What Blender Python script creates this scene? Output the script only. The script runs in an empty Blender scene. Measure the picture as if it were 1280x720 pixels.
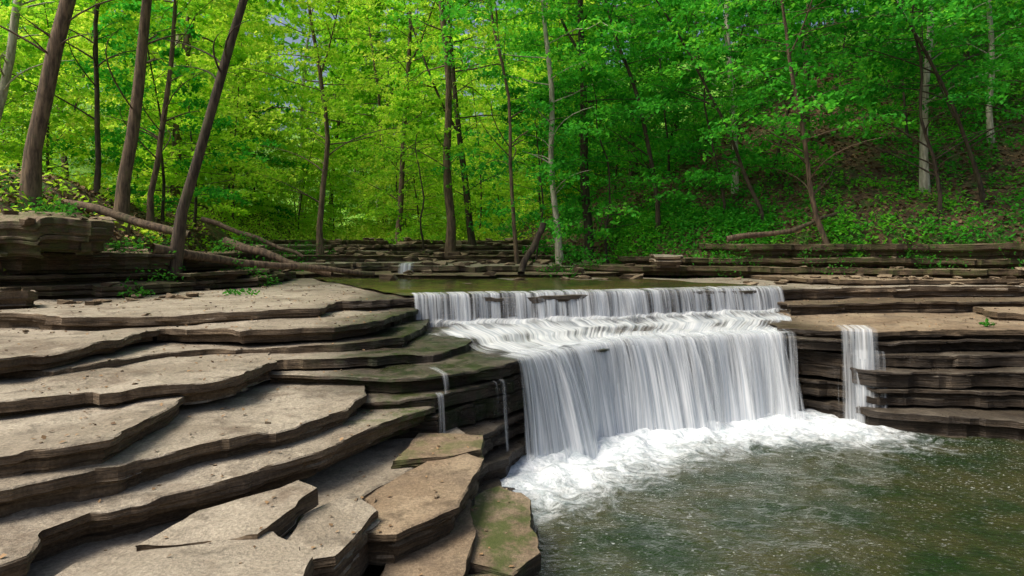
import bpy, bmesh, math, random
import numpy as np
from mathutils import Vector, geometry
random.seed(7); rng=np.random.default_rng(7)
S=bpy.context.scene
C=S.collection
# ---------------------------------------------------------------- noise
def _h(ix,iy,iz,seed):
    h=(ix*374761393+iy*668265263+iz*1440662683+seed*974634777)&0xffffffff
    h=((h^(h>>13))*1274126177)&0xffffffff
    h=h^(h>>16)
    return h/4294967296.0*2-1
def vn(x,y,z=0.0,seed=0):
    x,y,z=np.broadcast_arrays(np.asarray(x,float),np.asarray(y,float),np.asarray(z,float))
    ix=np.floor(x).astype(np.int64);iy=np.floor(y).astype(np.int64);iz=np.floor(z).astype(np.int64)
    fx=x-ix;fy=y-iy;fz=z-iz
    fx=fx*fx*(3-2*fx);fy=fy*fy*(3-2*fy);fz=fz*fz*(3-2*fz)
    r=0
    for a in (0,1):
        for b in (0,1):
            for c in (0,1):
                r=r+_h(ix+a,iy+b,iz+c,seed)*(fx if a else 1-fx)*(fy if b else 1-fy)*(fz if c else 1-fz)
    return r
def fbm(x,y,z=0.0,o=4,seed=0):
    r=0;a=1;f=1
    for i in range(o):
        r=r+a*vn(np.asarray(x)*f,np.asarray(y)*f,np.asarray(z)*f,seed+i);a*=.5;f*=2.03
    return r/1.6
def sst(a,b,x):
    t=np.clip((np.asarray(x,float)-a)/(b-a),0,1);return t*t*(3-2*t)
# ---------------------------------------------------------------- mesh helpers
def fast_mesh(name,V,F):
    V=np.asarray(V,dtype=np.float32);F=np.asarray(F,dtype=np.int32)
    me=bpy.data.meshes.new(name);n,k=F.shape
    me.vertices.add(len(V));me.vertices.foreach_set("co",V.ravel())
    me.loops.add(n*k);me.loops.foreach_set("vertex_index",F.ravel())
    me.polygons.add(n);me.polygons.foreach_set("loop_start",np.arange(0,n*k,k,dtype=np.int32))
    me.update(calc_edges=True)
    return me
def obj(name,me,mat=None,parent=None,smooth=True):
    o=bpy.data.objects.new(name,me);C.objects.link(o)
    if mat and len(me.materials)==0: me.materials.append(mat)
    if parent: o.parent=parent
    if smooth: me.polygons.foreach_set("use_smooth",[True]*len(me.polygons))
    return o
def fattr(me,name,vals,dom='POINT'):
    a=me.attributes.new(name,'FLOAT',dom);a.data.foreach_set("value",np.asarray(vals,dtype=np.float32))
def empty(name):
    o=bpy.data.objects.new(name,None);C.objects.link(o);return o
# ---------------------------------------------------------------- node helper
class NT:
    def __init__(s,name):
        s.m=bpy.data.materials.new(name);s.m.use_nodes=True;s.t=s.m.node_tree;s.t.nodes.clear()
    def n(s,ty,**kw):
        nd=s.t.nodes.new(ty)
        for k,v in kw.items():
            if k=='ins':
                for a,b in v.items():
                    if isinstance(b,bpy.types.NodeSocket): s.t.links.new(b,nd.inputs[a])
                    else: nd.inputs[a].default_value=b
            else: setattr(nd,k,v)
        return nd
    def math(s,op,a,b=0.0,c=0.0,clamp=False):
        return s.n('ShaderNodeMath',operation=op,use_clamp=clamp,ins={0:a,1:b,2:c}).outputs[0]
    def noise(s,vec,scale,detail=4,rough=.55,dist=0.0):
        return s.n('ShaderNodeTexNoise',ins={'Vector':vec,'Scale':scale,'Detail':detail,'Roughness':rough,'Distortion':dist}).outputs[0]
    def mapv(s,vec,sc=(1,1,1),loc=(0,0,0)):
        return s.n('ShaderNodeMapping',ins={'Vector':vec,'Scale':sc,'Location':loc}).outputs[0]
    def rng(s,v,a,b,c=0.0,d=1.0):
        return s.n('ShaderNodeMapRange',interpolation_type='SMOOTHSTEP',ins={0:v,1:a,2:b,3:c,4:d}).outputs[0]
    def mix(s,f,a,b):
        nd=s.t.nodes.new('ShaderNodeMix');nd.data_type='RGBA'
        for i,v in ((0,f),(6,a),(7,b)):
            if isinstance(v,bpy.types.NodeSocket): s.t.links.new(v,nd.inputs[i])
            else: nd.inputs[i].default_value=(v if i==0 else (*v,1))
        return nd.outputs[2]
    def mul(s,a,b):
        nd=s.t.nodes.new('ShaderNodeMix');nd.data_type='RGBA';nd.blend_type='MULTIPLY';nd.inputs[0].default_value=1
        for i,v in ((6,a),(7,b)):
            if isinstance(v,bpy.types.NodeSocket): s.t.links.new(v,nd.inputs[i])
            else: nd.inputs[i].default_value=(*v,1)
        return nd.outputs[2]
    def attr(s,name): return s.n('ShaderNodeAttribute',attribute_name=name).outputs['Fac']
    def out(s,sh): s.n('ShaderNodeOutputMaterial',ins={0:sh});return s.m
# ---------------------------------------------------------------- materials
def rock_mat(name,ca,cb,side_a,side_b):
    m=NT(name);g=m.n('ShaderNodeNewGeometry');P=g.outputs['Position']
    nz=m.n('ShaderNodeSeparateXYZ',ins={0:g.outputs['Normal']}).outputs[2]
    up=m.rng(nz,.45,.85)
    big=m.noise(P,.7,5,.6);med=m.noise(P,4,6,.65);fine=m.noise(P,35,5,.7)
    top=m.mix(m.rng(big,.35,.65),ca,cb)
    top=m.mix(m.rng(med,.48,.70,0,.7),top,tuple(c*.48 for c in ca))
    top=m.mix(m.rng(m.noise(m.mapv(P,loc=(9,3,1)),1.3,7,.7),.5,.66,0,.7),top,(.15,.11,.075))
    top=m.mix(m.rng(m.noise(m.mapv(P,loc=(2,7,1)),2.6,7,.75),.56,.66,0,.5),top,tuple(min(.62,c*1.25) for c in cb))
    spk=m.rng(m.noise(P,60,3,.7),.62,.72,0,.55);top=m.mix(spk,top,(.09,.065,.045))
    sp=m.mapv(P,(1.0,1.0,16.0));st=m.noise(sp,1.1,6,.65,.3);st2=m.noise(m.mapv(P,(1.5,1.5,50)),1.3,4,.6,.2)
    side=m.mix(m.rng(st,.35,.65),side_a,side_b)
    side=m.mix(m.rng(st2,.52,.66,0,.65),side,tuple(c*.4 for c in side_b))
    side=m.mix(m.rng(m.noise(P,2.3,5,.6),.5,.7,0,.6),side,tuple(c*.5 for c in side_a))
    col=m.mix(up,side,top)
    v=m.rng(fine,.3,.7,.66,1.2)
    col=m.mul(col,m.n('ShaderNodeCombineColor',ins={0:v,1:v,2:v}).outputs[0])
    moss=m.math('MULTIPLY',m.attr('moss'),m.rng(m.noise(P,3.2,7,.7),.42,.6))
    col=m.mix(moss,col,(.065,.10,.014))
    wet=m.math('MULTIPLY',m.attr('wet'),m.rng(m.noise(P,1.8,5,.6),.25,.5,.75,1.0),clamp=True)
    dark=m.mul(col,(.24,.23,.22))
    col=m.mix(wet,col,dark)
    rough=m.math('SUBTRACT',.88,m.math('MULTIPLY',wet,m.rng(med,.35,.65,.62,.3)))
    hgt=m.math('ADD',m.math('MULTIPLY',med,.7),m.math('MULTIPLY',fine,.28))
    hgt=m.math('ADD',hgt,m.math('MULTIPLY',m.math('ADD',m.math('MULTIPLY',st,1.3),m.math('MULTIPLY',st2,.7)),m.math('SUBTRACT',1.0,up)))
    bp=m.n('ShaderNodeBump',ins={'Strength':1.0,'Distance':.05,'Height':hgt}).outputs[0]
    b=m.n('ShaderNodeBsdfPrincipled',ins={'Base Color':col,'Roughness':rough,'Specular IOR Level':.35,'Normal':bp})
    return m.out(b.outputs[0])
ROCK=rock_mat('sandstone',(.27,.225,.165),(.40,.345,.265),(.22,.16,.10),(.10,.07,.045))
ROCKB=rock_mat('brown_sandstone',(.22,.155,.095),(.34,.26,.17),(.17,.12,.07),(.075,.052,.032))

def bark(name,a,b,sc=1):
    m=NT(name);g=m.n('ShaderNodeTexCoord').outputs['Object']
    n1=m.noise(m.mapv(g,(9*sc,9*sc,1.6*sc)),1.6,6,.65)
    n2=m.noise(g,2,4,.6)
    col=m.mix(m.rng(n1,.35,.65),a,b);col=m.mix(m.rng(n2,.55,.7,0,.5),col,(.07,.09,.03))
    bp=m.n('ShaderNodeBump',ins={'Strength':.9,'Distance':.03,'Height':n1}).outputs[0]
    return m.out(m.n('ShaderNodeBsdfPrincipled',ins={'Base Color':col,'Roughness':.9,'Normal':bp}).outputs[0])
BARK=bark('bark_brown',(.055,.036,.023),(.19,.13,.08))
BARKD=bark('bark_dark',(.025,.018,.012),(.09,.065,.042))
BARKP=bark('bark_pale',(.28,.25,.19),(.60,.55,.45))

def leafmat(name,c1,c2,c3,tr=.5):
    m=NT(name);a=m.attr('tint');r=m.n('ShaderNodeObjectInfo').outputs['Random']
    g=m.n('ShaderNodeNewGeometry').outputs['Position']
    big=m.noise(g,.22,2,.5)
    t=m.math('ADD',m.math('MULTIPLY',a,.45),m.math('MULTIPLY',m.rng(m.math('ADD',m.math('MULTIPLY',big,.65),m.math('MULTIPLY',r,.35)),.3,.7),.55))
    col=m.mix(m.rng(t,0.0,.55),c1,c2);col=m.mix(m.rng(t,.5,1.0),col,c3)
    d=m.n('ShaderNodeBsdfDiffuse',ins={'Color':col}).outputs[0]
    tc=m.mul(col,(1.35,1.3,.8))
    tl=m.n('ShaderNodeBsdfTranslucent',ins={'Color':tc}).outputs[0]
    return m.out(m.n('ShaderNodeMixShader',ins={0:tr,1:d,2:tl}).outputs[0])
LEAF=leafmat('leaf_green',(.03,.23,.03),(.08,.43,.045),(.26,.66,.06),.5)
LEAF_BACKLIT=leafmat('leaf_backlit_yellow_green',(.14,.42,.03),(.38,.67,.05),(.70,.80,.14),.5)  # backlit glow of the left and valley foliage painted in as brighter yellow-green
LEAFP=leafmat('leaf_low_plants',(.03,.15,.02),(.07,.27,.03),(.16,.40,.05),.4)
def littermat():
    m=NT('dead_leaf');a=m.attr('tint')
    col=m.mix(a,(.10,.055,.025),(.34,.21,.10))
    return m.out(m.n('ShaderNodeBsdfPrincipled',ins={'Base Color':col,'Roughness':.8}).outputs[0])
LITTER=littermat()
def groundmat():
    m=NT('forest_floor');P=m.n('ShaderNodeNewGeometry').outputs['Position']
    v=m.n('ShaderNodeTexVoronoi',ins={'Vector':P,'Scale':9.0,'Randomness':1.0})
    vc=m.n('ShaderNodeSeparateColor',ins={0:v.outputs['Color']}).outputs[0]
    col=m.mix(vc,(.06,.036,.02),(.22,.13,.065))
    n=m.noise(P,.8,6,.65);col=m.mix(m.rng(n,.45,.65,0,.8),col,(.055,.034,.02))
    col=m.mix(m.rng(m.noise(P,1.7,6,.7),.50,.60,0,.7),col,(.035,.12,.012))
    far=m.rng(m.n('ShaderNodeSeparateXYZ',ins={0:P}).outputs[1],38,52)
    col=m.mix(far,col,m.mix(m.rng(m.noise(P,.5,8,.8),.4,.6),(.06,.24,.02),(.25,.46,.04)))
    hg=m.math('ADD',vc,m.math('MULTIPLY',m.noise(P,6,5,.7),1.2))
    bp=m.n('ShaderNodeBump',ins={'Strength':1,'Distance':.08,'Height':hg}).outputs[0]
    return m.out(m.n('ShaderNodeBsdfPrincipled',ins={'Base Color':col,'Roughness':.95,'Normal':bp}).outputs[0])
GROUND=groundmat()
def fallmat():
    m=NT('falling_water');uv=m.n('ShaderNodeTexCoord').outputs['UV'];de=m.attr('dens')
    n1=m.noise(m.mapv(uv,(3.2,.22,1)),1,3,.6,.15)
    n2=m.noise(m.mapv(uv,(18,.40,1),(3,5,0)),1,4,.6,.1)
    n3=m.noise(m.mapv(uv,(60,.8,1),(1,2,0)),1,3,.6)
    s=m.math('ADD',m.math('ADD',m.math('MULTIPLY',n1,.45),m.math('MULTIPLY',n2,.40)),m.math('MULTIPLY',n3,.15))
    a=m.rng(m.math('ADD',s,m.math('SUBTRACT',de,.5)),.40,.66,0,.94)
    col=m.mix(m.rng(m.noise(m.mapv(uv,(26,.4,1),(8,1,0)),1,4,.6),.36,.60),(.56,.61,.66),(.92,.94,.95))
    hg=m.math('ADD',n2,m.math('MULTIPLY',n3,.35))
    bp=m.n('ShaderNodeBump',ins={'Strength':.35,'Distance':.03,'Height':hg}).outputs[0]
    d=m.n('ShaderNodeBsdfPrincipled',ins={'Base Color':col,'Roughness':.5,'Normal':bp}).outputs[0]
    tl=m.n('ShaderNodeBsdfTranslucent',ins={'Color':col}).outputs[0]
    w=m.n('ShaderNodeMixShader',ins={0:.3,1:d,2:tl}).outputs[0]
    t=m.n('ShaderNodeBsdfTransparent').outputs[0]
    return m.out(m.n('ShaderNodeMixShader',ins={0:a,1:t,2:w}).outputs[0])
FALL=fallmat()
def poolmat():
    m=NT('pool_water');P=m.n('ShaderNodeNewGeometry').outputs['Position'];fo=m.attr('foam')
    rip=m.noise(m.mapv(P,(1,1.3,1)),5.0,5,.62,.8);r2=m.noise(P,18,3,.6,.5);r3=m.noise(P,1.1,4,.55)
    base=m.mix(m.rng(r3,.35,.65),(.012,.028,.006),(.045,.045,.014))
    f=m.math('ADD',fo,m.math('MULTIPLY',m.math('SUBTRACT',m.noise(P,2.4,9,.78,1.5),.5),1.9))
    f=m.rng(f,.26,1.15)
    fleck=m.math('MULTIPLY',m.rng(m.noise(m.mapv(P,(1,1.6,1)),19,4,.7,.6),.58,.68),m.rng(m.math('ADD',fo,m.math('MULTIPLY',r3,.4)),.14,.42,0,.6))
    f=m.math('MAXIMUM',f,fleck)
    fc=m.mix(m.rng(m.noise(P,6,6,.7,.8),.35,.6),(.48,.54,.56),(.84,.87,.88))
    col=m.mix(f,base,fc)
    ro=m.rng(f,0,1,.06,.6)
    bp=m.n('ShaderNodeBump',ins={'Strength':.8,'Distance':.08,'Height':m.math('ADD',rip,m.math('MULTIPLY',r2,.25))}).outputs[0]
    return m.out(m.n('ShaderNodeBsdfPrincipled',ins={'Base Color':col,'Roughness':ro,'IOR':1.33,'Normal':bp}).outputs[0])
POOL=poolmat()
def creekmat():
    m=NT('creek_water');P=m.n('ShaderNodeNewGeometry').outputs['Position']
    rip=m.noise(m.mapv(P,(.6,1.2,1)),3,5,.6,.4)
    col=m.mix(m.rng(m.noise(P,.9,4,.6),.4,.6),(.13,.10,.035),(.05,.055,.018))
    bp=m.n('ShaderNodeBump',ins={'Strength':.5,'Distance':.05,'Height':rip}).outputs[0]
    return m.out(m.n('ShaderNodeBsdfPrincipled',ins={'Base Color':col,'Roughness':.12,'IOR':1.33,'Normal':bp}).outputs[0])
CREEK=creekmat()
# ---------------------------------------------------------------- slabs of bedded rock
def resample(pts,step):
    P=np.array(pts+[pts[0]],float);out=[]
    for i in range(len(P)-1):
        d=np.linalg.norm(P[i+1]-P[i]);n=max(1,int(round(d/step)))
        for k in range(n): out.append(P[i]+(P[i+1]-P[i])*k/n)
    return np.array(out)
def inside(px,py,poly):
    c=np.zeros(len(px),bool);n=len(poly);j=n-1
    for i in range(n):
        xi,yi=poly[i];xj,yj=poly[j]
        if yi!=yj:
            cond=((yi>py)!=(yj>py))&(px<(xj-xi)*(py-yi)/(yj-yi)+xi);c^=cond
        j=i
    return c
def norms(B):
    T=np.roll(B,-1,0)-np.roll(B,1,0);T/=np.linalg.norm(T,axis=1)[:,None]+1e-9
    return np.stack([T[:,1],-T[:,0]],1)
def facet(arc,total,R,lo,hi,amp):
    kn=[0]
    while kn[-1]<total-hi: kn.append(kn[-1]+R.uniform(lo,hi)+ (R.uniform(.5,1)*hi if R.random()<.2 else 0))
    kn=np.array(kn);val=R.uniform(-amp,amp,len(kn))
    xs=[];ys=[]
    for i,k in enumerate(kn):
        if R.random()<.4 and i:
            xs+= [k,k+.04];ys+=[val[i-1],val[i]]
        else: xs.append(k);ys.append(val[i])
    xs.append(total);ys.append(ys[0])
    return np.interp(arc,xs,ys)
def slab(pts,z,th,res=.14,en=.10,wet=0.0,moss=0.0,tilt=(0,0),mat=None,under=.10,seed=None,name='rock_ledge',bump=.03):
    if seed is None: seed=random.randint(0,9999)
    R=np.random.default_rng(seed+1000)
    A=sum(pts[i][0]*pts[(i+1)%len(pts)][1]-pts[(i+1)%len(pts)][0]*pts[i][1] for i in range(len(pts)))
    if A<0: pts=pts[::-1]
    B=resample(list(map(tuple,pts)),res*.5)
    arc=np.cumsum(np.linalg.norm(np.roll(B,-1,0)-B,axis=1));tot=arc[-1]
    N=norms(B);k=np.ones(7)/7
    N=np.stack([np.convolve(np.pad(N[:,i],3,'wrap'),k,'valid') for i in range(2)],1);N/=np.linalg.norm(N,axis=1)[:,None]+1e-9
    big=min(1.0,res/.11)
    off=facet(arc,tot,R,.45*big,1.5*big,en*1.0)+facet(arc,tot,R,.10,.3,en*.35)+fbm(B[:,0]*7,B[:,1]*7,0,2,seed)*en*.2
    dx=fbm(B[:,0]*.4,B[:,1]*.4,seed*.13,2,seed)*en*.8;dy=fbm(B[:,0]*.4+50,B[:,1]*.4,seed*.17,2,seed+9)*en*.8
    B=B+N*off[:,None]+np.stack([dx,dy],1)
    N=norms(B)
    cx=np.mean([p[0] for p in pts]);cy=np.mean([p[1] for p in pts])
    n=len(B)
    bev=min(.02,res*.16)*(1+.7*vn(arc*4,0,0,seed))
    R0=B-N*bev[:,None]
    x0,y0=B.min(0);x1,y1=B.max(0)
    gx,gy=np.meshgrid(np.arange(x0,x1,res),np.arange(y0,y1,res))
    gx=gx.ravel()+rng.uniform(-.3,.3,gx.size)*res;gy=gy.ravel()+rng.uniform(-.3,.3,gy.size)*res
    ok=inside(gx,gy,R0);gx=gx[ok];gy=gy[ok]
    keep=np.ones(len(gx),bool)
    for s in range(0,len(gx),2000):
        d=((gx[s:s+2000,None]-R0[None,:,0])**2+(gy[s:s+2000,None]-R0[None,:,1])**2).min(1)
        keep[s:s+2000]=d>(res*.45)**2
    gx=gx[keep];gy=gy[keep]
    vin=[Vector(p) for p in R0]+[Vector((a,b)) for a,b in zip(gx,gy)]
    vo,eo,fo,ov,oe,of=geometry.delaunay_2d_cdt(vin,[],[list(range(n))],1,1e-6)
    XY=np.array([(v.x,v.y) for v in vo]);m0={}
    for i,l in enumerate(ov):
        for k in l:
            if k<n and k not in m0: m0[k]=i
    for k in range(n):
        if k not in m0: m0[k]=int(((XY-R0[k])**2).sum(1).argmin())
    def topz(x,y):
        f=fbm(x*.8,y*.8,0,4,seed+3);s=fbm(x*.45,y*.45,5,3,seed+5)*2.0
        st=(np.floor(s)+sst(.45,.55,s-np.floor(s)))*bump*.8
        return z+tilt[0]*(x-cx)+tilt[1]*(y-cy)+f*bump+st
    V=[np.column_stack([XY,topz(XY[:,0],XY[:,1])])]
    F=[tuple(f) for f in fo]
    zt=topz(B[:,0],B[:,1])
    base=len(XY)
    prev=[m0[k] for k in range(n)]
    # crisp beds: each bed has its own face offset, with a sharp step between beds
    ns=int(np.clip(round(th/.065),2,7));cuts=np.sort(R.uniform(.12,.92,ns-1));cuts=np.concatenate([[0],cuts,[1]])
    jn=facet(arc,tot,R,.2,.6,.025);rings=[]
    for j in range(ns):
        a,b=cuts[j],cuts[j+1];f=(a+b)/2
        sc=min(1,th/.22)
        o=(0 if j==0 else R.uniform(-.08,.03)*sc)+jn*(j>0)+(facet(arc,tot,R,.15,.8,.035)*sc if j else 0)+fbm(B[:,0]*4,B[:,1]*4,j*2.3,2,seed+11)*.03-under*f**2
        wig=vn(arc*1.2,j*3.1,0,seed)*.01 if j else 0
        rings.append((o-.004,a*th+.012+wig));rings.append((o+fbm(B[:,0]*6,B[:,1]*6,j,2,seed)*.012,b*th-.006+(vn(arc*1.2,(j+1)*3.1,0,seed)*.01 if j<ns-1 else 0)))
    for o,dz in rings:
        o=np.broadcast_to(o,(n,))
        V.append(np.column_stack([B+N*o[:,None],zt-dz]))
        cur=[base+k for k in range(n)];base+=n
        for k in range(n):
            k2=(k+1)%n
            F.append((prev[k],cur[k],cur[k2],prev[k2]))
        prev=cur
    V=np.vstack(V);me=bpy.data.meshes.new(name)
    F=[f for f in F if len(set(f))==len(f)]
    me.from_pydata(V.tolist(),[],F);me.update()
    w=wet(V[:,0],V[:,1],V[:,2]) if callable(wet) else np.full(len(V),wet)
    mo=moss(V[:,0],V[:,1],V[:,2]) if callable(moss) else np.full(len(V),moss)
    fattr(me,'wet',w);fattr(me,'moss',mo)
    o=obj(name,me,mat or ROCK)
    me.set_sharp_from_angle(angle=math.radians(26))
    return o
def WET(x,y,z):
    a=sst(-3.0,-1.9,x)*sst(7.4,8.8,y)
    b=sst(.35,.1,z)*.9
    return np.clip(np.maximum(a,b),0,1)*np.where((x>5.5)&(z>1.48),.15,1)
def WETLOW(x,y,z): return np.clip(np.maximum(sst(.5,.15,z),sst(-1.0,.2,x)*.3),0,1)
mossL=lambda x,y,z: sst(-3.0,-1.6,x)*sst(3,1,x)*sst(7.2,8.0,y)*.95
# creek bed and upper benches
slab([(-14,9.9),(-8.6,9.8),(-7.3,9.8),(-6.2,9.4),(-4.58,10.0),(-3.0,10.7),(-3.05,12.0),(-1.98,12.6),(-.2,13.2),(1.78,13.8),(4,14.7),(6.2,15.4),(8,16.1),(12,16.9),(20,18),(20,24),(4,25),(-14,25)],2.06,.34,.17,.12,
     wet=lambda x,y,z: sst(-3.4,-2.6,x)*sst(7.2,6.4,x)*sst(18,15,y)*.9,mat=ROCK,under=.1,seed=11)
slab([(-5.6,10.0),(-4.7,9.5),(-3.7,9.35),(-2.6,9.8),(-2.1,10.5),(-1.9,11.5),(-1.7,12.9),(-3,13.5),(-5.6,13.5)],1.87,.2,.12,.12,wet=WET,moss=mossL,seed=12)
slab([(-13,6.4),(-6.1,6.6),(-5.3,7.06),(-5.0,7.5),(-4.85,8.4),(-4.95,9.1),(-5.5,10.6),(-13,11)],1.84,.17,.12,.10,tilt=(0,0.0),seed=13)
slab([(-13,6.6),(-5.0,7.3),(-4.5,8.5),(-4.1,9.1),(-3.0,9.25),(-2.3,9.5),(-1.6,10.1),(-1.45,11.3),(-1.55,13.3),(-13,13.3)],1.67,.16,.13,.12,wet=WET,moss=mossL,seed=14)
slab([(-4,9.3),(-2.9,8.95),(-1.9,9.15),(-1.2,9.55),(-.85,10.3),(-.7,11.3),(-1.2,13),(-4,13)],1.53,.13,.12,.14,wet=WET,moss=mossL,seed=35)
slab([(-13,5.3),(-5.4,5.8),(-4.6,6.1),(-4.04,6.6),(-3.3,7.05),(-2.95,7.7),(-2.98,8.7),(-3.6,9.8),(-13,9.8)],1.6,.24,.10,.09,wet=WET,seed=15)
slab([(-13,4.2),(-4.5,4.85),(-3.84,5.1),(-3.25,5.45),(-3.25,6.1),(-3.42,7.1),(-4,8),(-13,8)],1.45,.22,.10,.07,seed=16,tilt=(.01,.0))
slab([(-13,3.8),(-3.95,4.65),(-3.1,5.4),(-2.78,5.9),(-2.32,6.55),(-1.78,7.35),(-1.66,8.0),(-1.85,8.7),(-3,9.2),(-13,9)],1.28,.27,.10,.07,wet=WET,seed=17)
slab([(-13,2.5),(-4.5,3.4),(-3.35,4.0),(-3.12,4.4),(-3.3,4.8),(-3.15,5.1),(-2.84,5.45),(-2.37,5.9),(-1.85,6.5),(-1.42,7.5),(-.98,8.35),(-1,9.5),(-13,9.5)],1.05,.3,.10,.07,wet=lambda x,y,z:WET(x,y,z)*.8,moss=mossL,seed=18,under=.18)
slab([(-13,1),(-3,2.4),(-1.25,3.8),(-1.3,4.69),(-1.78,5.15),(-1.6,5.9),(-1.35,6.6),(-.95,7.5),(-.6,8.3),(-1,9.5),(-13,9.5)],.73,.45,.12,.1,wet=WETLOW,seed=19)
slab([(-13,0),(-.4,2.0),(-.2,4),(-.05,5),(.1,6),(.15,7.0),(-.1,8.9),(-1,9.6),(-13,9.6)],.1,.9,.14,.12,wet=1.0,seed=20)
# strata of the falls
slab([(-3.2,8.8),(-1.39,8.45),(-.81,8.6),(-.1,9.15),(.23,9.65),(.72,10.25),(1.4,10.85),(2.13,11.3),(3.64,11.9),(4.9,12.15),(5.2,12.0),(6.2,11.75),(9.1,12.0),(15,12.6),(15,17),(-3,15)],1.41,.2,.13,.07,wet=WET,moss=mossL,seed=30)
slab([(-3,8.3),(-1.6,8.05),(-.98,8.35),(-.43,9.0),(.0,9.45),(.75,10.55),(2.2,11.6),(3.7,12.2),(5,12.4),(5.3,12.1),(6.1,11.6),(8.6,11.5),(15,11.8),(15,15),(-3,15)],1.2,.2,.13,.10,wet=WET,moss=mossL,seed=31)
slab([(-2,8.1),(-.9,8.25),(-.43,8.95),(.05,9.4),(.8,10.45),(2.2,11.55),(5.1,12.3),(6.1,11.45),(8.4,11.25),(15,11.4),(15,15),(-2,15)],.97,.26,.13,.11,wet=1.0,moss=mossL,seed=32)
slab([(-2,7.9),(-.62,8.15),(-.2,8.8),(.12,9.45),(.9,10.6),(2.2,11.7),(5.2,12.4),(6.1,11.3),(8.3,11.1),(15,11),(15,15),(-2,15)],.66,.3,.13,.12,wet=1.0,seed=33)
slab([(-2,7.8),(-.5,8.1),(-.05,8.75),(.15,9.5),(1,10.7),(2.2,11.7),(5.3,12.3),(6.1,11.3),(7,10.95),(8.2,10.5),(15,10.0),(15,15),(-2,15)],.3,.9,.14,.13,wet=1.0,seed=34)
# right bank shelf
slab([(4.75,12.45),(5.2,12.15),(6.3,11.7),(7.6,11.9),(9.1,12.0),(12,12.4),(16,12.8),(16,18),(7,17.5),(5.4,15)],1.56,.17,.13,.12,wet=lambda x,y,z:sst(6.4,5.2,x)*.9+sst(1.52,1.44,z)*.8,mat=ROCKB,seed=40)
slab([(6.0,14.6),(7.5,14.9),(10,15.2),(16,15.6),(16,18),(6,18)],1.8,.25,.16,.16,wet=.6,mat=ROCKB,seed=41)
slab([(7.4,17.4),(9,17.2),(13,17.6),(18,17.8),(18,21),(7,21)],2.2,.16,.17,.2,mat=ROCKB,seed=42)
slab([(9.5,13.4),(11,13.0),(12.2,13.6),(12,15),(10,15)],1.72,.16,.13,.14,mat=ROCKB,seed=43)
for i,(z,o,t) in enumerate([(2.42,.3,.3),(2.70,1.1,.26),(3.12,1.5,.44)]):
    slab([(2.2+i*1.6,22.4+o),(5+i*.7,20.9+o),(7.5,19.9+o*.8),(10.5,19.0+o*.7),(14,18.2+o*.5),(24,17.0),(24,23),(14,24),(4,28)],z,t,.18,.3,mat=ROCKB,seed=150+i,wet=.1,under=.3,moss=.5)
# cascade steps up the valley
for i,(z,yf,t,xa,xb) in enumerate([(2.22,20.0,.2,-15,3.5),(2.5,22.4,.3,-15,-1.2),(2.44,22.8,.24,-4,4.5),(2.72,24.8,.3,-15,4.5),(2.90,27.0,.2,-9,4.5),(3.12,29.0,.3,-15,4.5),(3.36,32,.3,-15,4.5)]):
    w_=xb-xa
    slab([(xa,yf-1.0),(xa+w_*.25,yf-.9+1.0*math.sin(i*2)),(xa+w_*.5,yf+.8*math.cos(i*1.7)),(xa+w_*.72,yf+1.0*math.sin(i*2.3)),(xa+w_*.9,yf+1.0),(xb,yf+2.0),(xb,yf+7),(xa,yf+6)],z,t,.2,.4,mat=ROCK if i%3 else ROCKB,seed=60+i,wet=.12,under=.2,moss=.4)
# left bank strata and big block
for i,(z,o,t) in enumerate([(2.30,0,.3),(2.48,.55,.2),(2.9,.85,.4)]):
    slab([(-18,12.0+o),(-10.5,12.0+o),(-8.6,12.3+o),(-7.1-o*.4,13.2+o),(-6.2-o*.5,15.2+o),(-6.6-o*.5,20),(-18,20)],z,t,.18,.36,mat=ROCKB,seed=70+i,wet=.35,under=.25,moss=.4)
slab([(-13,12.3),(-9.6,12.0),(-8.2,12.0),(-7.55,12.3),(-7.45,13.1),(-8.3,14.3),(-13,14.6)],3.62,.62,.14,.2,mat=ROCKB,seed=80,under=.25,bump=.12,tilt=(-.05,.03),moss=.6,wet=.2,name='boulder')
# loose blocks in the foreground
def block(pts,z,th,seed,tilt=(0,0),mat=None,moss=0.0,wet=None,en=.05):
    return slab(pts,z,th,.07,en,wet=wet or WETLOW,moss=moss,tilt=tilt,mat=mat,under=.05,seed=seed,name='rock_slab',bump=.022)
block([(-3.1,3.3),(-1.25,3.5),(-1.3,4.7),(-1.78,5.1),(-2.9,4.55)],.87,.2,101)
block([(-2.7,4.9),(-1.85,4.95),(-1.62,5.75),(-1.85,5.95),(-2.5,5.45)],.93,.17,102,tilt=(.05,.05))
block([(-1.75,4.75),(-1.28,4.95),(-1.12,5.75),(-1.45,6.1),(-1.72,5.6)],.80,.42,103,tilt=(-.06,.03))
block([(-1.42,5.6),(-.95,5.55),(-.5,6.05),(-.28,7.2),(-.6,7.6),(-1.1,7.0),(-1.45,6.3)],.72,.3,104,tilt=(.05,.03),mat=ROCKB)
block([(-1.25,7.1),(-.6,7.3),(-.3,7.5),(-.35,8.1),(-1.1,8.1)],.78,.25,108,mat=ROCKB,moss=.5)
block([(-1.1,4.6),(-.45,4.9),(-.35,6.0),(-.42,6.8),(-.75,6.3),(-1.05,5.6)],.42,.45,105,tilt=(.04,.05),mat=ROCKB)
block([(-.33,5.75),(.0,5.6),(.2,5.9),(.14,6.9),(-.1,7.2),(-.36,6.9)],.42,.5,106,tilt=(-.05,.08),mat=ROCKB,moss=.8,en=.08)
block([(-.42,4.7),(.15,4.7),(.22,5.4),(-.05,5.65),(-.42,5.6)],.27,.5,107,tilt=(.0,.08),mat=ROCKB,moss=.5,en=.08)
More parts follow.
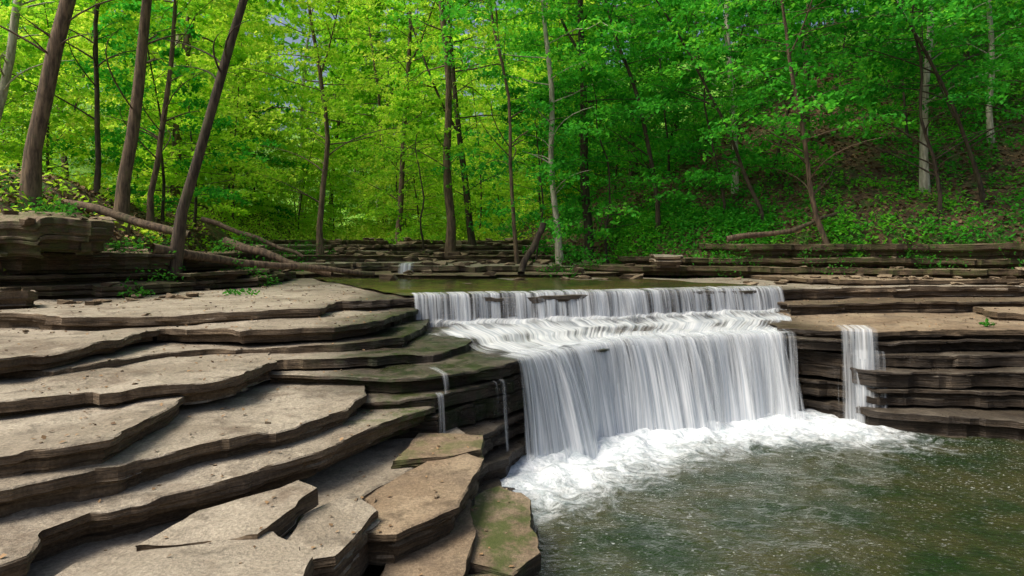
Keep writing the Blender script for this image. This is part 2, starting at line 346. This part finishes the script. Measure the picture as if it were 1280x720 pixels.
block([(-1.4,3.9),(-.6,4.1),(-.5,4.8),(-1.1,4.9)],.45,.5,109,mat=ROCKB)
block([(2.15,5.75),(2.6,5.75),(2.68,6.0),(2.3,6.12),(2.1,5.95)],.13,.4,110,en=.07)
slab([(4.4,21.0),(5.1,20.9),(5.4,21.5),(4.9,22.0),(4.3,21.6)],2.75,.35,.1,.1,mat=ROCK,seed=120,name='boulder',bump=.06)
slab([(-8.9,10.4),(-8.1,10.2),(-7.6,10.6),(-7.9,11.3),(-9,11.4)],2.32,.35,.1,.12,mat=ROCK,seed=121,name='boulder',bump=.06)
# ---------------------------------------------------------------- terrain
RB=np.array([(80,-300),(60,-50),(40,9),(24,15.5),(14,18.9),(10,20),(7,21.3),(4,24),(2,28),(.5,34),(-2,45),(-6,60),(-20,110),(-60,400)],float)
LB=np.array([(-16,-300),(-14,-50),(-13,4),(-11,10),(-8.3,13.3),(-8.1,16),(-9,20),(-11,26),(-12,36),(-14,60),(-32,110),(-75,400)],float)
def pdist(x,y,P):
    d=np.full(x.shape,1e9)
    for a,b in zip(P[:-1],P[1:]):
        v=b-a;t=np.clip(((x-a[0])*v[0]+(y-a[1])*v[1])/(v@v),0,1)
        d=np.minimum(d,np.hypot(x-a[0]-t*v[0],y-a[1]-t*v[1]))
    return d
def gz(x,y):
    x=np.asarray(x,float);y=np.asarray(y,float)
    bed=np.interp(y,[-300,13.5,16,19,24,36,60,110,400],[-1.6,-1.6,.8,1.6,2.1,3.1,4.5,14,60])
    xr=np.interp(y,RB[:,1],RB[:,0]);xl=np.interp(y,LB[:,1],LB[:,0])
    dr=np.where(x>xr,pdist(x,y,RB),0);dl=np.where(x<xl,pdist(x,y,LB),0)
    k=np.interp(y,[-10,12,36,60],[2.6,3.05,3.6,4.6])
    hr=np.maximum(k,bed)+34*(1-np.exp(-np.maximum(dr-.5,0)*.66/34));
    hl=np.maximum(k,bed)+1.15*sst(.3,3.5,dl)+np.maximum(dl-2,0)*.16
    z=bed+(hr-bed)*sst(0,.9,dr)+(hl-bed)*sst(0,1.2,dl)
    inb=np.maximum(dr,dl)
    return z+fbm(x*.35,y*.35,0,4,77)*.45*sst(.2,3,inb)+fbm(x*1.6,y*1.6,0,3,78)*.09*sst(.1,1,inb)
xs=np.concatenate([np.linspace(-320,-45,24),np.arange(-42,-18,1.2),np.arange(-18,30,.3),np.arange(30,60,1.5),np.linspace(62,320,24)])
ys=np.concatenate([np.linspace(-320,-12,20),np.arange(-10,9,1.2),np.arange(9,46,.3),np.arange(46,110,2),np.linspace(112,400,20)])
X,Y=np.meshgrid(xs,ys);Z=gz(X,Y)
def grid_faces(nx,ny):
    i=np.arange(nx*ny).reshape(ny,nx)
    return np.stack([i[:-1,:-1],i[:-1,1:],i[1:,1:],i[1:,:-1]],-1).reshape(-1,4)
obj('ground',fast_mesh('ground',np.column_stack([X.ravel(),Y.ravel(),Z.ravel()]),grid_faces(len(xs),len(ys))),GROUND)
# ---------------------------------------------------------------- leaves helper
def leaves_mesh(name,P,size,R,tilt=.45,mat=None,nrm=None):
    n=len(P);az=R.uniform(0,2*math.pi,n);t1=R.normal(0,tilt,n);t2=R.normal(0,tilt,n)
    d=np.stack([np.cos(az)*np.cos(t1),np.sin(az)*np.cos(t1),np.sin(t1)-.15],1);d/=np.linalg.norm(d,axis=1)[:,None]
    s=np.stack([-np.sin(az),np.cos(az),t2],1);s/=np.linalg.norm(s,axis=1)[:,None]
    L=(size*R.uniform(.65,1.3,n))[:,None];W=L*.34
    nn=np.cross(d,s)
    V=np.stack([P-d*L*.5,P+s*W-d*L*.05+nn*L*.06,P+d*L*.5-nn*L*.08,P-s*W-d*L*.05+nn*L*.06],1).reshape(-1,3)
    F=np.arange(n*4).reshape(-1,4);me=fast_mesh(name,V,F)
    fattr(me,'tint',R.uniform(0,1,n),'FACE')
    if mat: me.materials.append(mat)
    return me
# leaf and stone debris lying on the slabs
R=np.random.default_rng(91)
bpy.context.view_layer.update();dg=bpy.context.evaluated_depsgraph_get()
def drop(x,y):
    h=S.ray_cast(dg,Vector((x,y,6)),Vector((0,0,-1)))
    return (h[1],h[2]) if h[0] else (None,None)
LPt=[];rb=bmesh.new()
def stone(x,y,z,s,flat):
    vs=[]
    a=R.uniform(0,6.28)
    for i in range(14):
        v=R.normal(0,1,3);v/=np.linalg.norm(v);v=np.clip(v*1.25,-.8,.8)*R.uniform(.85,1.1)
        px,py=v[0]*s*1.3,v[1]*s*.9
        vs.append(rb.verts.new((x+px*math.cos(a)-py*math.sin(a),y+px*math.sin(a)+py*math.cos(a),z+v[2]*s*flat+s*flat*.35)))
    r=bmesh.ops.convex_hull(rb,input=vs)
    bmesh.ops.delete(rb,geom=[g for g in set(r['geom_interior']+r['geom_unused']) if isinstance(g,bmesh.types.BMVert)],context='VERTS')
for k in range(2200):
    x=R.uniform(-9,0);y=R.uniform(3.5,18)
    if R.random()<.3: x=R.uniform(5.5,14);y=R.uniform(12,20)
    if x>-2 and 8<y<18 and x<5: continue
    p,nn=drop(x,y)
    if p is None or nn.z<.6 or p.z<.15: continue
    if k%5: LPt.append((p.x,p.y,p.z+.012))
    else: stone(p.x,p.y,p.z,R.uniform(.008,.03)*(2 if R.random()<.1 else 1),.6)
for k in range(150):
    x=R.uniform(-9,4);y=R.uniform(19,34)
    p,nn=drop(x,y)
    if p is None: continue
    stone(p.x,p.y,p.z,R.uniform(.06,.32),.5)
for k in range(60):
    x=R.uniform(6,15);y=R.uniform(17.2,20)
    p,nn=drop(x,y)
    if p is not None: stone(p.x,p.y,p.z,R.uniform(.04,.2),.45)
for k in range(50):
    x=R.uniform(-9.5,-6);y=R.uniform(11.5,16)
    p,nn=drop(x,y)
    if p is not None: stone(p.x,p.y,p.z,R.uniform(.04,.16),.5)
obj('slab_litter',leaves_mesh('slab_litter',np.array(LPt),.05,R,.2,LITTER),smooth=False)
me=bpy.data.meshes.new('rubble');rb.to_mesh(me);rb.free();obj('rubble',me,ROCKB,smooth=False)
GP=[]
for (cx,cy,rad,hh,k) in [(-7.1,12.9,.3,.25,70),(-7.6,14.3,.7,.5,260),(-5.5,13.9,.35,.12,90),(-6.4,16.5,.8,.5,240),(-8.6,12.9,.4,.35,90),(8.6,12.35,.12,.14,40),(9.4,20.2,.9,.5,260),(7.0,21.2,.9,.6,300),(12.2,19.8,1.0,.6,300),(14.5,19.2,1.0,.7,300),(2.2,22.6,.8,.6,300),(-9.5,14.6,1.0,.6,300),(-11,14.8,1.0,.6,300),(1.4,20.9,.7,.35,160),(-7.5,19,.9,.6,300),(-7.8,22,1.2,.8,400),(-7.5,25,1.0,.7,300),(1.5,26,1.2,.8,400)]:
    for j in range(k):
        a=R.uniform(0,6.28);q=math.sqrt(R.random())*rad;p,nn=drop(cx+q*math.cos(a),cy+q*math.sin(a))
        if p is not None: GP.append((p.x,p.y,p.z+.02+R.random()*hh*(1-.6*q/rad)))
obj('wild_plants',leaves_mesh('wild_plants',np.array(GP),.085,R,.6,LEAFP),smooth=False)
# ---------------------------------------------------------------- water
base_line=np.array([(-.05,9.0),(.2,9.3),(.94,10.0),(2.1,11.0),(3.5,11.6),(5.2,11.85),(6.2,11.5)])
xs=np.concatenate([np.arange(-2,9,.055),np.arange(9,42,.4)]);ys=np.concatenate([np.arange(-40,3,.6),np.arange(3,13.2,.055)])
X,Y=np.meshgrid(xs,ys);D=pdist(X,Y,base_line)
foam=np.clip(1.2-D*.62,0,1.2)
foam=np.where(X>5.2,foam*sst(7.2,5.2,X),foam)
foam=foam+.33*np.exp(-D*.34)
Zp=fbm(X*1.6,Y*1.6,0,3,5)*.02+fbm(X*3.3,Y*3.3,2,4,6)*.10*np.clip(foam-.2,0,1)+.12*np.clip(foam-.6,0,1)
me=fast_mesh('pool',np.column_stack([X.ravel(),Y.ravel(),Zp.ravel()]),grid_faces(len(xs),len(ys)));fattr(me,'foam',foam.ravel())
obj('pool_water',me,POOL)
xs=np.linspace(0,1,60);ys=np.linspace(0,1,50)
U,Vv=np.meshgrid(xs,ys)
lipx=np.interp(U,[0,.25,.5,.75,1],[-2.0,-.1,1.78,4,6.15]);lipy=np.interp(U,[0,.25,.5,.75,1],[12.75,13.35,13.95,14.85,15.5])
bx=-6+U*9;by=20.4+U*1.0
X=lipx*(1-Vv)+bx*Vv;Y=lipy*(1-Vv)+by*Vv
obj('creek_water',fast_mesh('creek',np.column_stack([X.ravel(),Y.ravel(),(2.11+.02*vn(X*2,Y*2)).ravel()]),grid_faces(60,50)),CREEK)
def polyl(P,n):
    P=np.array(P,float);s=np.concatenate([[0],np.cumsum(np.linalg.norm(np.diff(P,axis=0),axis=1))])
    t=np.linspace(0,s[-1],n);return np.stack([np.interp(t,s,P[:,i]) for i in range(P.shape[1])],1),t
def curtain(name,lip,z0,z1,out,dens,seed,parent=None,back=.3,edge=.2,rows=26,rough=1.0):
    L=np.linalg.norm(np.diff(np.array(lip,float),axis=0),axis=1).sum();n=max(10,int(L/.03))
    P,t=polyl(lip,n)
    T=np.gradient(P[:,:2],axis=0);T=np.stack([np.convolve(np.pad(T[:,i],20,'edge'),np.ones(41)/41,'valid') for i in range(2)],1)
    T/=np.linalg.norm(T,axis=1)[:,None];N=np.stack([T[:,1],-T[:,0]],1)
    Vs=[];UVs=[];Ds=[]
    zl=z0+vn(t*2.2,seed)*.02*rough
    for r in range(rows):
        if r<5:
            q=(4-r)/4;off=-back*q*np.ones(n);zz=zl+.02*q;v=-back*q;fd=sst(1,.5,q)
        else:
            q=(r-4)/(rows-5);f=q**1.15;fd=1
            off=(out*(1+.25*vn(t*1.7,seed+2)*rough))*np.sqrt(f)+rough*(vn(t*3.3,f*.8,0,seed+4)*.08+vn(t*11,f*1.2,0,seed+5)*.03)*f**.6
            zz=zl+(z1-zl)*f;v=(z0-z1)*f
        Vs.append(np.column_stack([P[:,:2]+N*off[:,None],zz]));UVs.append(np.column_stack([t+seed*7.3,np.full(n,v+seed)]))
        e=sst(0,edge,t)*sst(0,edge,L-t)*(1 if callable(dens) else fd)
        dd=(dens(t/L,max(0,v)) if callable(dens) else np.full(n,dens))
        Ds.append(dd-(1-e)*.25)
    V=np.vstack(Vs);me=fast_mesh(name,V,grid_faces(n,rows))
    uv=me.uv_layers.new(name='UVMap');UV=np.vstack(UVs).astype(np.float32)
    li=np.empty(len(me.loops),dtype=np.int32);me.loops.foreach_get('vertex_index',li)
    uv.data.foreach_set('uv',UV[li].ravel());fattr(me,'dens',np.concatenate(Ds))
    return obj(name,me,FALL,parent)
WF=empty('waterfall')
ulip=[(-1.95,12.62),(-.2,13.22),(1.78,13.82),(4,14.7),(6.15,15.38)]
curtain('upper_curtain',ulip,2.12,1.50,.16,lambda u,v:.52+0*u,1,WF,back=.35,rows=18,rough=.5)
curtain('upper_curtain_front',ulip,2.13,1.50,.22,lambda u,v:.48+0*u,2,WF,back=.25,rows=18,rough=.7)
llip=[(-.02,9.25),(.23,9.65),(.72,10.25),(1.4,10.85),(2.13,11.3),(3.64,11.9),(4.9,12.15),(5.15,12.05)]
dm=lambda u,v: .56-.10*sst(.12,.0,u)-.06*sst(.86,.97,u)+.04*v
curtain('main_curtain_back',llip,1.47,-.05,.24,lambda u,v:dm(u,v)-.01,3,WF)
curtain('main_curtain',llip,1.50,-.05,.36,lambda u,v:dm(u,v)-.03,4,WF)
curtain('main_curtain_front',llip[1:-1],1.52,-.05,.5,lambda u,v:dm(u,v)-.09+.05*v,5,WF,rough=1.5)
sd=lambda u,v:.52-.16*abs(2*u-1)**2+.02*v
curtain('side_curtain',[(5.5,11.84),(6.4,11.61)],1.60,.02,.16,sd,6,WF,back=.5,edge=.25,rough=.8)
curtain('side_curtain_front',[(5.6,11.76),(6.5,11.53)],1.22,-.03,.16,lambda u,v:sd(u,v)-.02,7,WF,back=.05,edge=.25,rough=1.2)
curtain('left_curtain',[(-.35,8.85),(-.15,9.05),(0,9.3)],1.22,-.03,.12,.42,8,WF,back=.1)
curtain('trickle',[(-.98,8.42),(-.74,8.54)],1.44,1.2,.08,.46,9,WF,back=.7,edge=.12)
curtain('trickle_lower',[(-.98,8.20),(-.76,8.32)],1.22,.72,.1,.45,10,WF,back=.12,edge=.12)
curtain('upper_cascade',[(-3.6,21.3),(-3.0,21.3)],2.5,2.1,.25,.56,11,WF,back=1.6)
n=220;m_=50
A,_=polyl([(-1.7,12.75),(-.1,13.25),(1.85,13.8),(4.1,14.7),(6.2,15.4)],n)
Bq,_=polyl([(-.1,9.3),(.2,9.75),(.7,10.35),(1.4,10.95),(2.1,11.4),(3.64,12.0),(5.1,12.25)],n)
V=[];UV=[];DN=[]
for r in range(m_):
    f=r/(m_-1);P=A*(1-f)+Bq*f
    P=P+np.stack([-.45*math.sin(f*math.pi)*np.linspace(1,0,n)**3,np.zeros(n)],1)
    z=1.60-.11*f+vn(P[:,0]*1.5,P[:,1]*1.5,0,3)*.02+.03*vn(P[:,0]*5,P[:,1]*3,0,4)
    z=z-.03*(sst(.3,.36,f)+sst(.62,.68,f))+.05
    V.append(np.column_stack([P,z]));UV.append(np.column_stack([np.linspace(0,7,n)*.8+40+.1*np.sin(f*9),np.full(n,f*2.6)]))
    u=np.linspace(0,1,n);DN.append(.60-.26*sst(.10,0,u)*1.0-.08*sst(.85,1,u)+.05*math.sin(f*17)-.03*sst(.45,.2,f)+.08*fbm(P[:,0]*1.3,P[:,1]*1.3,0,3,8))
me=fast_mesh('shelf_flow',np.vstack(V),grid_faces(n,m_));uvl=me.uv_layers.new(name='UVMap')
li=np.empty(len(me.loops),dtype=np.int32);me.loops.foreach_get('vertex_index',li)
uvl.data.foreach_set('uv',np.vstack(UV).astype(np.float32)[li].ravel());fattr(me,'dens',np.concatenate(DN))
obj('shelf_flow',me,FALL,WF)
# ---------------------------------------------------------------- trees
def tube(path,rad,sides=8,seed=0):
    path=np.array(path,float);n=len(path);T=np.gradient(path,axis=0);T/=np.linalg.norm(T,axis=1)[:,None]+1e-9
    V=[];
    for i in range(n):
        a=np.array([0,1,0]) if abs(T[i][2])>.7 else np.array([0,0,1])
        u=np.cross(T[i],a);u/=np.linalg.norm(u);w=np.cross(T[i],u)
        th=np.linspace(0,2*math.pi,sides,endpoint=False)
        rr=rad[i]*(1+.12*vn(np.cos(th)*1.3+seed,np.sin(th)*1.3,i*.4,seed))
        V.append(path[i]+np.outer(np.cos(th)*rr,u)+np.outer(np.sin(th)*rr,w))
    F=[]
    for i in range(n-1):
        for k in range(sides):
            F.append((i*sides+k,i*sides+(k+1)%sides,(i+1)*sides+(k+1)%sides,(i+1)*sides+k))
    return np.vstack(V),np.array(F)
class Acc:
    def __init__(s): s.V=[];s.F=[];s.b=0
    def add(s,V,F): s.V.append(V);s.F.append(F+s.b);s.b+=len(V)
    def mesh(s,name): return fast_mesh(name,np.vstack(s.V),np.vstack(s.F))
def branch(W,LP,st,az,L,elev,R,r0,ntw,nlf,droop=.25,width=.45):
    n=7;s=np.linspace(0,1,n);bend=R.uniform(-.5,.5)
    dirs=np.stack([np.cos(az+bend*s),np.sin(az+bend*s)],1)
    hor=np.cumsum(dirs,0)/n*L;zz=L*(math.sin(elev)*s-droop*s**2)+.04*L*R.normal(0,1,n)*s
    path=np.column_stack([hor,zz]);path[0]=0;path=path+st
    W.add(*tube(path,r0*(1-.85*s),4,int(az*10)))
    for k in range(ntw):
        sk=.15+.85*(k+R.uniform(0,1))/ntw
        p0=np.array([np.interp(sk,s,path[:,i]) for i in range(3)])
        side=1 if k%2 else -1;ta=az+bend*sk+side*R.uniform(.4,1.2)
        tl=L*width*(1.15-sk*.75)*R.uniform(.6,1.2)
        u=R.uniform(.1,1,nlf)
        c=np.stack([np.cos(ta)*u*tl,np.sin(ta)*u*tl,-.22*tl*u**2+R.uniform(-.1,.15)*tl*u],1)
        o=R.normal(0,.075,(nlf,3));o[:,2]*=.9
        LP.append(p0+c+o)
def tree_meshes(nm,H,r,start,nb,bl,seed,lm,bm,size=.12,ntw=12,nlf=11,lean=(0,0),bow=.4,topfrac=1.0,elev=(.0,.6)):
    R=np.random.default_rng(seed);W=Acc();LP=[]
    n=16;s=np.linspace(0,1,n)
    px=lean[0]*s*H+bow*np.sin(s*3+seed)*s*.7+.16*vn(s*6,seed,1)*(s>0)
    py=lean[1]*s*H+bow*np.cos(s*2.5+seed)*s*.6
    px-=px[0];py-=py[0]
    path=np.column_stack([px,py,s*H-.4*(s==0)])
    rad=r*(1-.8*s)*(1+.4*np.exp(-s*H/.3));W.add(*tube(path,rad,10,seed))
    if H>8:
        k0=int(R.integers(4,9));st=path[k0];a=R.uniform(0,6.28);ss=np.linspace(0,1,8);LL=H*.35
        lp=np.column_stack([st[0]+math.cos(a)*LL*.4*ss**.8,st[1]+math.sin(a)*LL*.4*ss**.8,st[2]+LL*ss]);W.add(*tube(lp,rad[k0]*.55*(1-.8*ss),7,seed+3))
        for i in range(8): 
            b0=lp[2+i*5//8];branch(W,LP,b0,R.uniform(0,6.28),bl*.7,.3,R,.02,ntw//2+2,nlf)
    for i in range(nb):
        h=start+(1-start)*((i+R.uniform(0,1))/nb)**.9*topfrac;h=min(h,.99)
        st=np.array([np.interp(h,s,path[:,k]) for k in range(3)])
        q=(h-start)/(1-start);L=bl*(.55+.75*math.sin(min(1,q*1.1+.15)*math.pi)**.8) if q<.77 else bl*.6
        L=L*R.uniform(.45,1.25)
        branch(W,LP,st,i*2.4+R.uniform(-.8,.8),L,R.uniform(*elev),R,max(.01,r*(1-.8*h)*.28),ntw,nlf)
    if start>.14:
        for i in range(7):
            h=start*R.uniform(.4,1);st=np.array([np.interp(h,s,path[:,k]) for k in range(3)]);a=R.uniform(0,6.28);LL=R.uniform(.8,3.2);ss=np.linspace(0,1,7)
            W.add(*tube(np.column_stack([st[0]+np.cos(a+ss*.5)*LL*ss,st[1]+np.sin(a+ss*.5)*LL*ss,st[2]+LL*(.7*ss-.3*ss**2)]),.028*(1-.8*ss),4,i))
    wm=W.mesh(nm+'_trunk');wm.materials.append(bm);wm.polygons.foreach_set('use_smooth',[True]*len(wm.polygons))
    lmh=leaves_mesh(nm+'_leaves',np.vstack(LP),size,R,tilt=.6,mat=lm)
    return wm,lmh
def place(wl,loc,rot=0,sc=1.0,parent=None,name='deciduous_tree',lean=(0,0)):
    t=obj(name,wl[0],smooth=False);t.location=loc;t.rotation_euler=(lean[0],lean[1],rot);t.scale=(sc,)*3
    c=obj('foliage',wl[1],parent=t,smooth=False)
    if parent: t.parent=parent
    return t
UG=[tree_meshes('sapling%d'%i,H,.055,.06,nb,bl,200+i,LEAF,BARKD,.16,11,12,bow=1.2) for i,(H,nb,bl) in enumerate([(7,42,2.3),(9,48,2.7),(6,38,2.5),(10,50,2.6)])]
UY=[tree_meshes('saplingy%d'%i,H,.055,.06,nb,bl,300+i,LEAF_BACKLIT,BARKD,.17,11,12,bow=1.2) for i,(H,nb,bl) in enumerate([(6,42,2.5),(10,50,2.8),(8,48,3.0)])]
CA=[tree_meshes('canopy%d'%i,H,r,st,nb,bl,400+i,lm,bm,.30,12,12,bow=1.3) for i,(H,r,st,nb,bl,lm,bm) in enumerate([(20,.2,.3,50,3.8,LEAF_BACKLIT,BARK),(22,.22,.3,52,4.0,LEAF,BARKD),(18,.14,.28,48,3.6,LEAF_BACKLIT,BARKP),(21,.17,.3,50,3.8,LEAF,BARK)])]
def hero(x,y,H,r,start,nb,bl,seed,lm,bm,lean=(0,0),bow=.3,size=.16,ntw=11,nlf=11,z=None):
    wl=tree_meshes('tree%d'%seed,H,r,start,nb,bl,seed,lm,bm,size,ntw,nlf,lean,bow)
    place(wl,(x,y,float(gz(x,y)) if z is None else z))
hero(-10.6,15,17,.18,.34,40,3.4,1,LEAF_BACKLIT,BARK,lean=(.17,.02),bow=.1)
hero(-9.75,17,18,.16,.38,40,3.2,2,LEAF_BACKLIT,BARK,lean=(.11,.02),bow=.25)
hero(-7.25,14.6,14,.12,.46,32,3.0,3,LEAF_BACKLIT,BARKD,lean=(.27,.03),bow=.15,z=2.85)
hero(-12.2,20,15,.08,.3,32,2.6,4,LEAF_BACKLIT,BARKD,lean=(.03,0))
hero(-10.6,20,14,.09,.3,32,2.6,5,LEAF_BACKLIT,BARK,lean=(.10,0))
hero(-14.0,18,16,.12,.35,30,2.8,6,LEAF_BACKLIT,BARKP,lean=(.2,0))
hero(-7.0,25,12,.12,.3,34,2.8,7,LEAF_BACKLIT,BARK,lean=(-.05,0),bow=1.6,z=2.9)
hero(-2.4,26.5,20,.17,.34,42,3.2,8,LEAF,BARK,lean=(-.03,0),bow=.9,z=2.7)
hero(.2,24,17,.07,.32,38,2.8,9,LEAF,BARK,z=2.6,bow=1.2,lean=(-.05,0))
hero(1.7,24,18,.12,.30,38,3.0,10,LEAF,BARKP,lean=(-.04,0),bow=.8,z=2.6)
hero(-1.5,29,20,.15,.3,42,3.2,11,LEAF_BACKLIT,BARKD,lean=(-.10,0),bow=1.2)
hero(-5.0,30,18,.14,.3,40,3.0,12,LEAF_BACKLIT,BARK,bow=1.4)
hero(9.6,20.6,12,.09,.3,36,3.1,13,LEAF,BARK,lean=(-.22,0),bow=.8)
hero(13.5,22.3,17,.13,.38,34,3.2,14,LEAF,BARKP,lean=(.01,0))
hero(5.2,24.2,14,.09,.3,38,3.0,15,LEAF,BARKD,lean=(-.18,0),bow=.9)
hero(2.9,26,20,.18,.3,40,3.2,16,LEAF,BARKD,bow=.9)
hero(13.0,20.8,9,.06,.3,34,3.0,17,LEAF,BARKD,lean=(-.15,-.1),bow=.8)
hero(17.0,21.0,10,.07,.28,36,3.2,18,LEAF,BARKD,lean=(-.2,-.1),bow=.8)
hero(3.6,24.8,7.5,.05,.05,44,2.7,19,LEAF,BARKD,lean=(-.15,-.1),bow=.8)
hero(0.9,25.4,7.0,.04,.05,42,2.6,20,LEAF,BARKD,bow=.6)
hero(7.2,23.2,7.0,.05,.06,42,2.6,21,LEAF,BARKD,lean=(-.15,-.1),bow=.8)
hero(-3.6,28.0,6.5,.045,.05,42,2.5,22,LEAF_BACKLIT,BARKD,bow=.8,z=2.9)
hero(8.0,24.5,19,.11,.36,34,3.0,23,LEAF,BARKP,bow=.7)
hero(17.2,24.5,18,.10,.38,34,3.0,24,LEAF,BARKP,bow=.5)
hero(11.0,25.5,19,.13,.36,34,3.0,25,LEAF,BARK,bow=.9)
hero(8.2,22.0,9,.07,.45,22,2.6,26,LEAF,BARKD,lean=(-.5,0),bow=1.0)
hero(14.6,21.0,9,.07,.45,22,2.6,27,LEAF,BARKD,lean=(-.48,-.05),bow=1.0)
DF=empty('distant_forest')
def scatter(n,box,cond,kinds,parent,mind,sc=(.8,1.25),seed=0):
    R=np.random.default_rng(seed);pts=[];tries=0
    while len(pts)<n and tries<n*60:
        tries+=1;x=R.uniform(box[0],box[1]);y=R.uniform(box[2],box[3])
        if not cond(x,y) or any((x-a)**2+(y-b)**2<mind**2 for a,b in pts): continue
        pts.append((x,y));k=kinds[R.integers(len(kinds))]
        place(k,(x,y,float(gz(x,y))-.1),R.uniform(0,6.28),R.uniform(*sc),parent,lean=R.normal(0,.06,2))
    return len(pts)
xr=lambda y:np.interp(y,RB[:,1],RB[:,0]);xl=lambda y:np.interp(y,LB[:,1],LB[:,0])
scatter(34,(0,32,22,44),lambda x,y:x>xr(y)+2.4 and x<y*.85,UG,None,2.3,seed=1)
scatter(12,(4,36,26,50),lambda x,y:x>xr(y)+3 and x<y*.9,CA[1:2]+CA[3:],None,4,seed=2)
scatter(22,(-24,-8,19,46),lambda x,y:x<xl(y)-1.5 and x>-y*.9,UY+UG[:1],None,2.5,seed=3)
scatter(7,(-28,-12,28,50),lambda x,y:x<xl(y)-2 and x>-y*.9,CA[:1]+CA[2:3],None,4.5,seed=4)
scatter(30,(-16,6,36,58),lambda x,y:True,UY,DF,2.4,(.8,1.2),seed=5)
scatter(7,(-16,4,44,62),lambda x,y:True,CA[:1]+CA[2:3],DF,4,(.8,1.1),seed=8)
scatter(60,(-60,60,58,112),lambda x,y:abs(x)<y*.8,CA[:1]+CA[2:],DF,3.6,(.8,1.3),seed=6)
# ---------------------------------------------------------------- undergrowth, litter
R=np.random.default_rng(55)
def clumps(n,box,cond,per,rad,hgt):
    out=[];c=0
    while c<n:
        x=R.uniform(box[0],box[1]);y=R.uniform(box[2],box[3])
        if not cond(x,y): continue
        c+=1;k=int(per*R.uniform(.5,1.5));rr=rad*R.uniform(.5,1.5)
        a=R.uniform(0,6.28,k);q=np.sqrt(R.uniform(0,1,k))*rr
        X=x+np.cos(a)*q;Yy=y+np.sin(a)*q
        out.append(np.column_stack([X,Yy,gz(X,Yy)+R.uniform(.02,1,k)*hgt*R.uniform(.5,1.3)*(1-.6*q/rr)]))
    return np.vstack(out)
g1=clumps(1300,(-1,34,18,45),lambda x,y:x>xr(y)+.2 and vn(x*.25,y*.25,0,9)>-.22,55,.55,.65)
g2=clumps(420,(-26,-7,12.5,40),lambda x,y:x<xl(y)-.1,50,.5,.6)
g4=clumps(600,(-16,6,34,58),lambda x,y:True,50,.8,1.6)
g3=clumps(150,(2,24,17,26),lambda x,y:0.1<x-xr(y)<2.2,100,.55,.8)
obj('undergrowth',leaves_mesh('undergrowth',np.vstack([g1,g3]),.13,R,.5,LEAF),smooth=False)
obj('undergrowth',leaves_mesh('undergrowthy',np.vstack([g2,g4]),.15,R,.5,LEAF_BACKLIT),smooth=False)
def litter(n,box,cond):
    out=[]
    while len(out)<n:
        x=R.uniform(box[0],box[1],4000);y=R.uniform(box[2],box[3],4000)
        for a,b in zip(x,y):
            if cond(a,b): out.append((a,b))
    P=np.array(out[:n]);return np.column_stack([P,gz(P[:,0],P[:,1])+.03])
l1=litter(26000,(0,30,17,40),lambda x,y:x>xr(y)+.2);l2=litter(9000,(-20,-7.5,12,28),lambda x,y:x<xl(y))
obj('fallen_leaves',leaves_mesh('litter',np.vstack([l1,l2]),.15,R,.35,LITTER),smooth=False)
# ---------------------------------------------------------------- driftwood
def log(pts,r0,r1,name='fallen_log',m=BARK):
    P,_=polyl(pts,14);P=P+np.stack([vn(np.arange(14)*.6,i,0,len(pts)+int(r0*100))*.05 for i in range(3)],1)
    V,F=tube(P,np.linspace(r0,r1,14),9,3);obj(name,fast_mesh(name,V,F),m)
log([(-7.6,18.2,3.2),(-6.4,17.6,2.85),(-4.6,17.4,2.3)],.12,.07)
log([(-9.3,20.5,3.9),(-7.6,20.4,3.3),(-6.2,20.3,2.75)],.08,.05)
log([(-12.5,16.2,4.2),(-9.8,16.0,3.95),(-7.4,15.6,3.3)],.13,.09)
log([(-7.5,14.2,2.95),(-6.4,16.0,2.7),(-3.6,18.0,2.3)],.11,.06)
log([(.25,20.6,2.2),(.6,20.8,3.0),(1.0,20.9,3.75)],.11,.09,'dead_stump',BARKD)
log([(6.5,20.6,3.3),(8.5,20.7,3.5),(10.5,21.5,4.2)],.09,.05)
# ---------------------------------------------------------------- light, sky, camera
w=bpy.data.worlds.new("World");S.world=w;w.use_nodes=True;nt=w.node_tree
sky=nt.nodes.new('ShaderNodeTexSky');sky.sky_type='NISHITA';sky.sun_disc=False
EL=math.radians(55);AZ=math.radians(-112)   # azimuth from +Y towards +X
sky.sun_elevation=EL;sky.sun_rotation=AZ;sky.air_density=1.0;sky.dust_density=6
nt.links.new(sky.outputs[0],nt.nodes['Background'].inputs[0]);nt.nodes['Background'].inputs[1].default_value=.15
sl=bpy.data.lights.new('sun','SUN');sl.energy=3.7;sl.angle=math.radians(28);sl.color=(1,.95,.85)
so=bpy.data.objects.new('sun',sl);C.objects.link(so)
d=Vector((math.sin(AZ)*math.cos(EL),math.cos(AZ)*math.cos(EL),math.sin(EL)))
so.rotation_euler=d.to_track_quat('Z','Y').to_euler();so.location=(0,0,30)
cam=bpy.data.cameras.new('camera');cam.lens=24;cam.sensor_width=36;cam.shift_y=-.039;cam.clip_end=1500
co=bpy.data.objects.new('camera',cam);C.objects.link(co);co.location=(0,0,3);co.rotation_euler=(math.radians(90),0,0)
S.camera=co
S.view_settings.view_transform='Standard';S.view_settings.look='None';S.view_settings.exposure=0
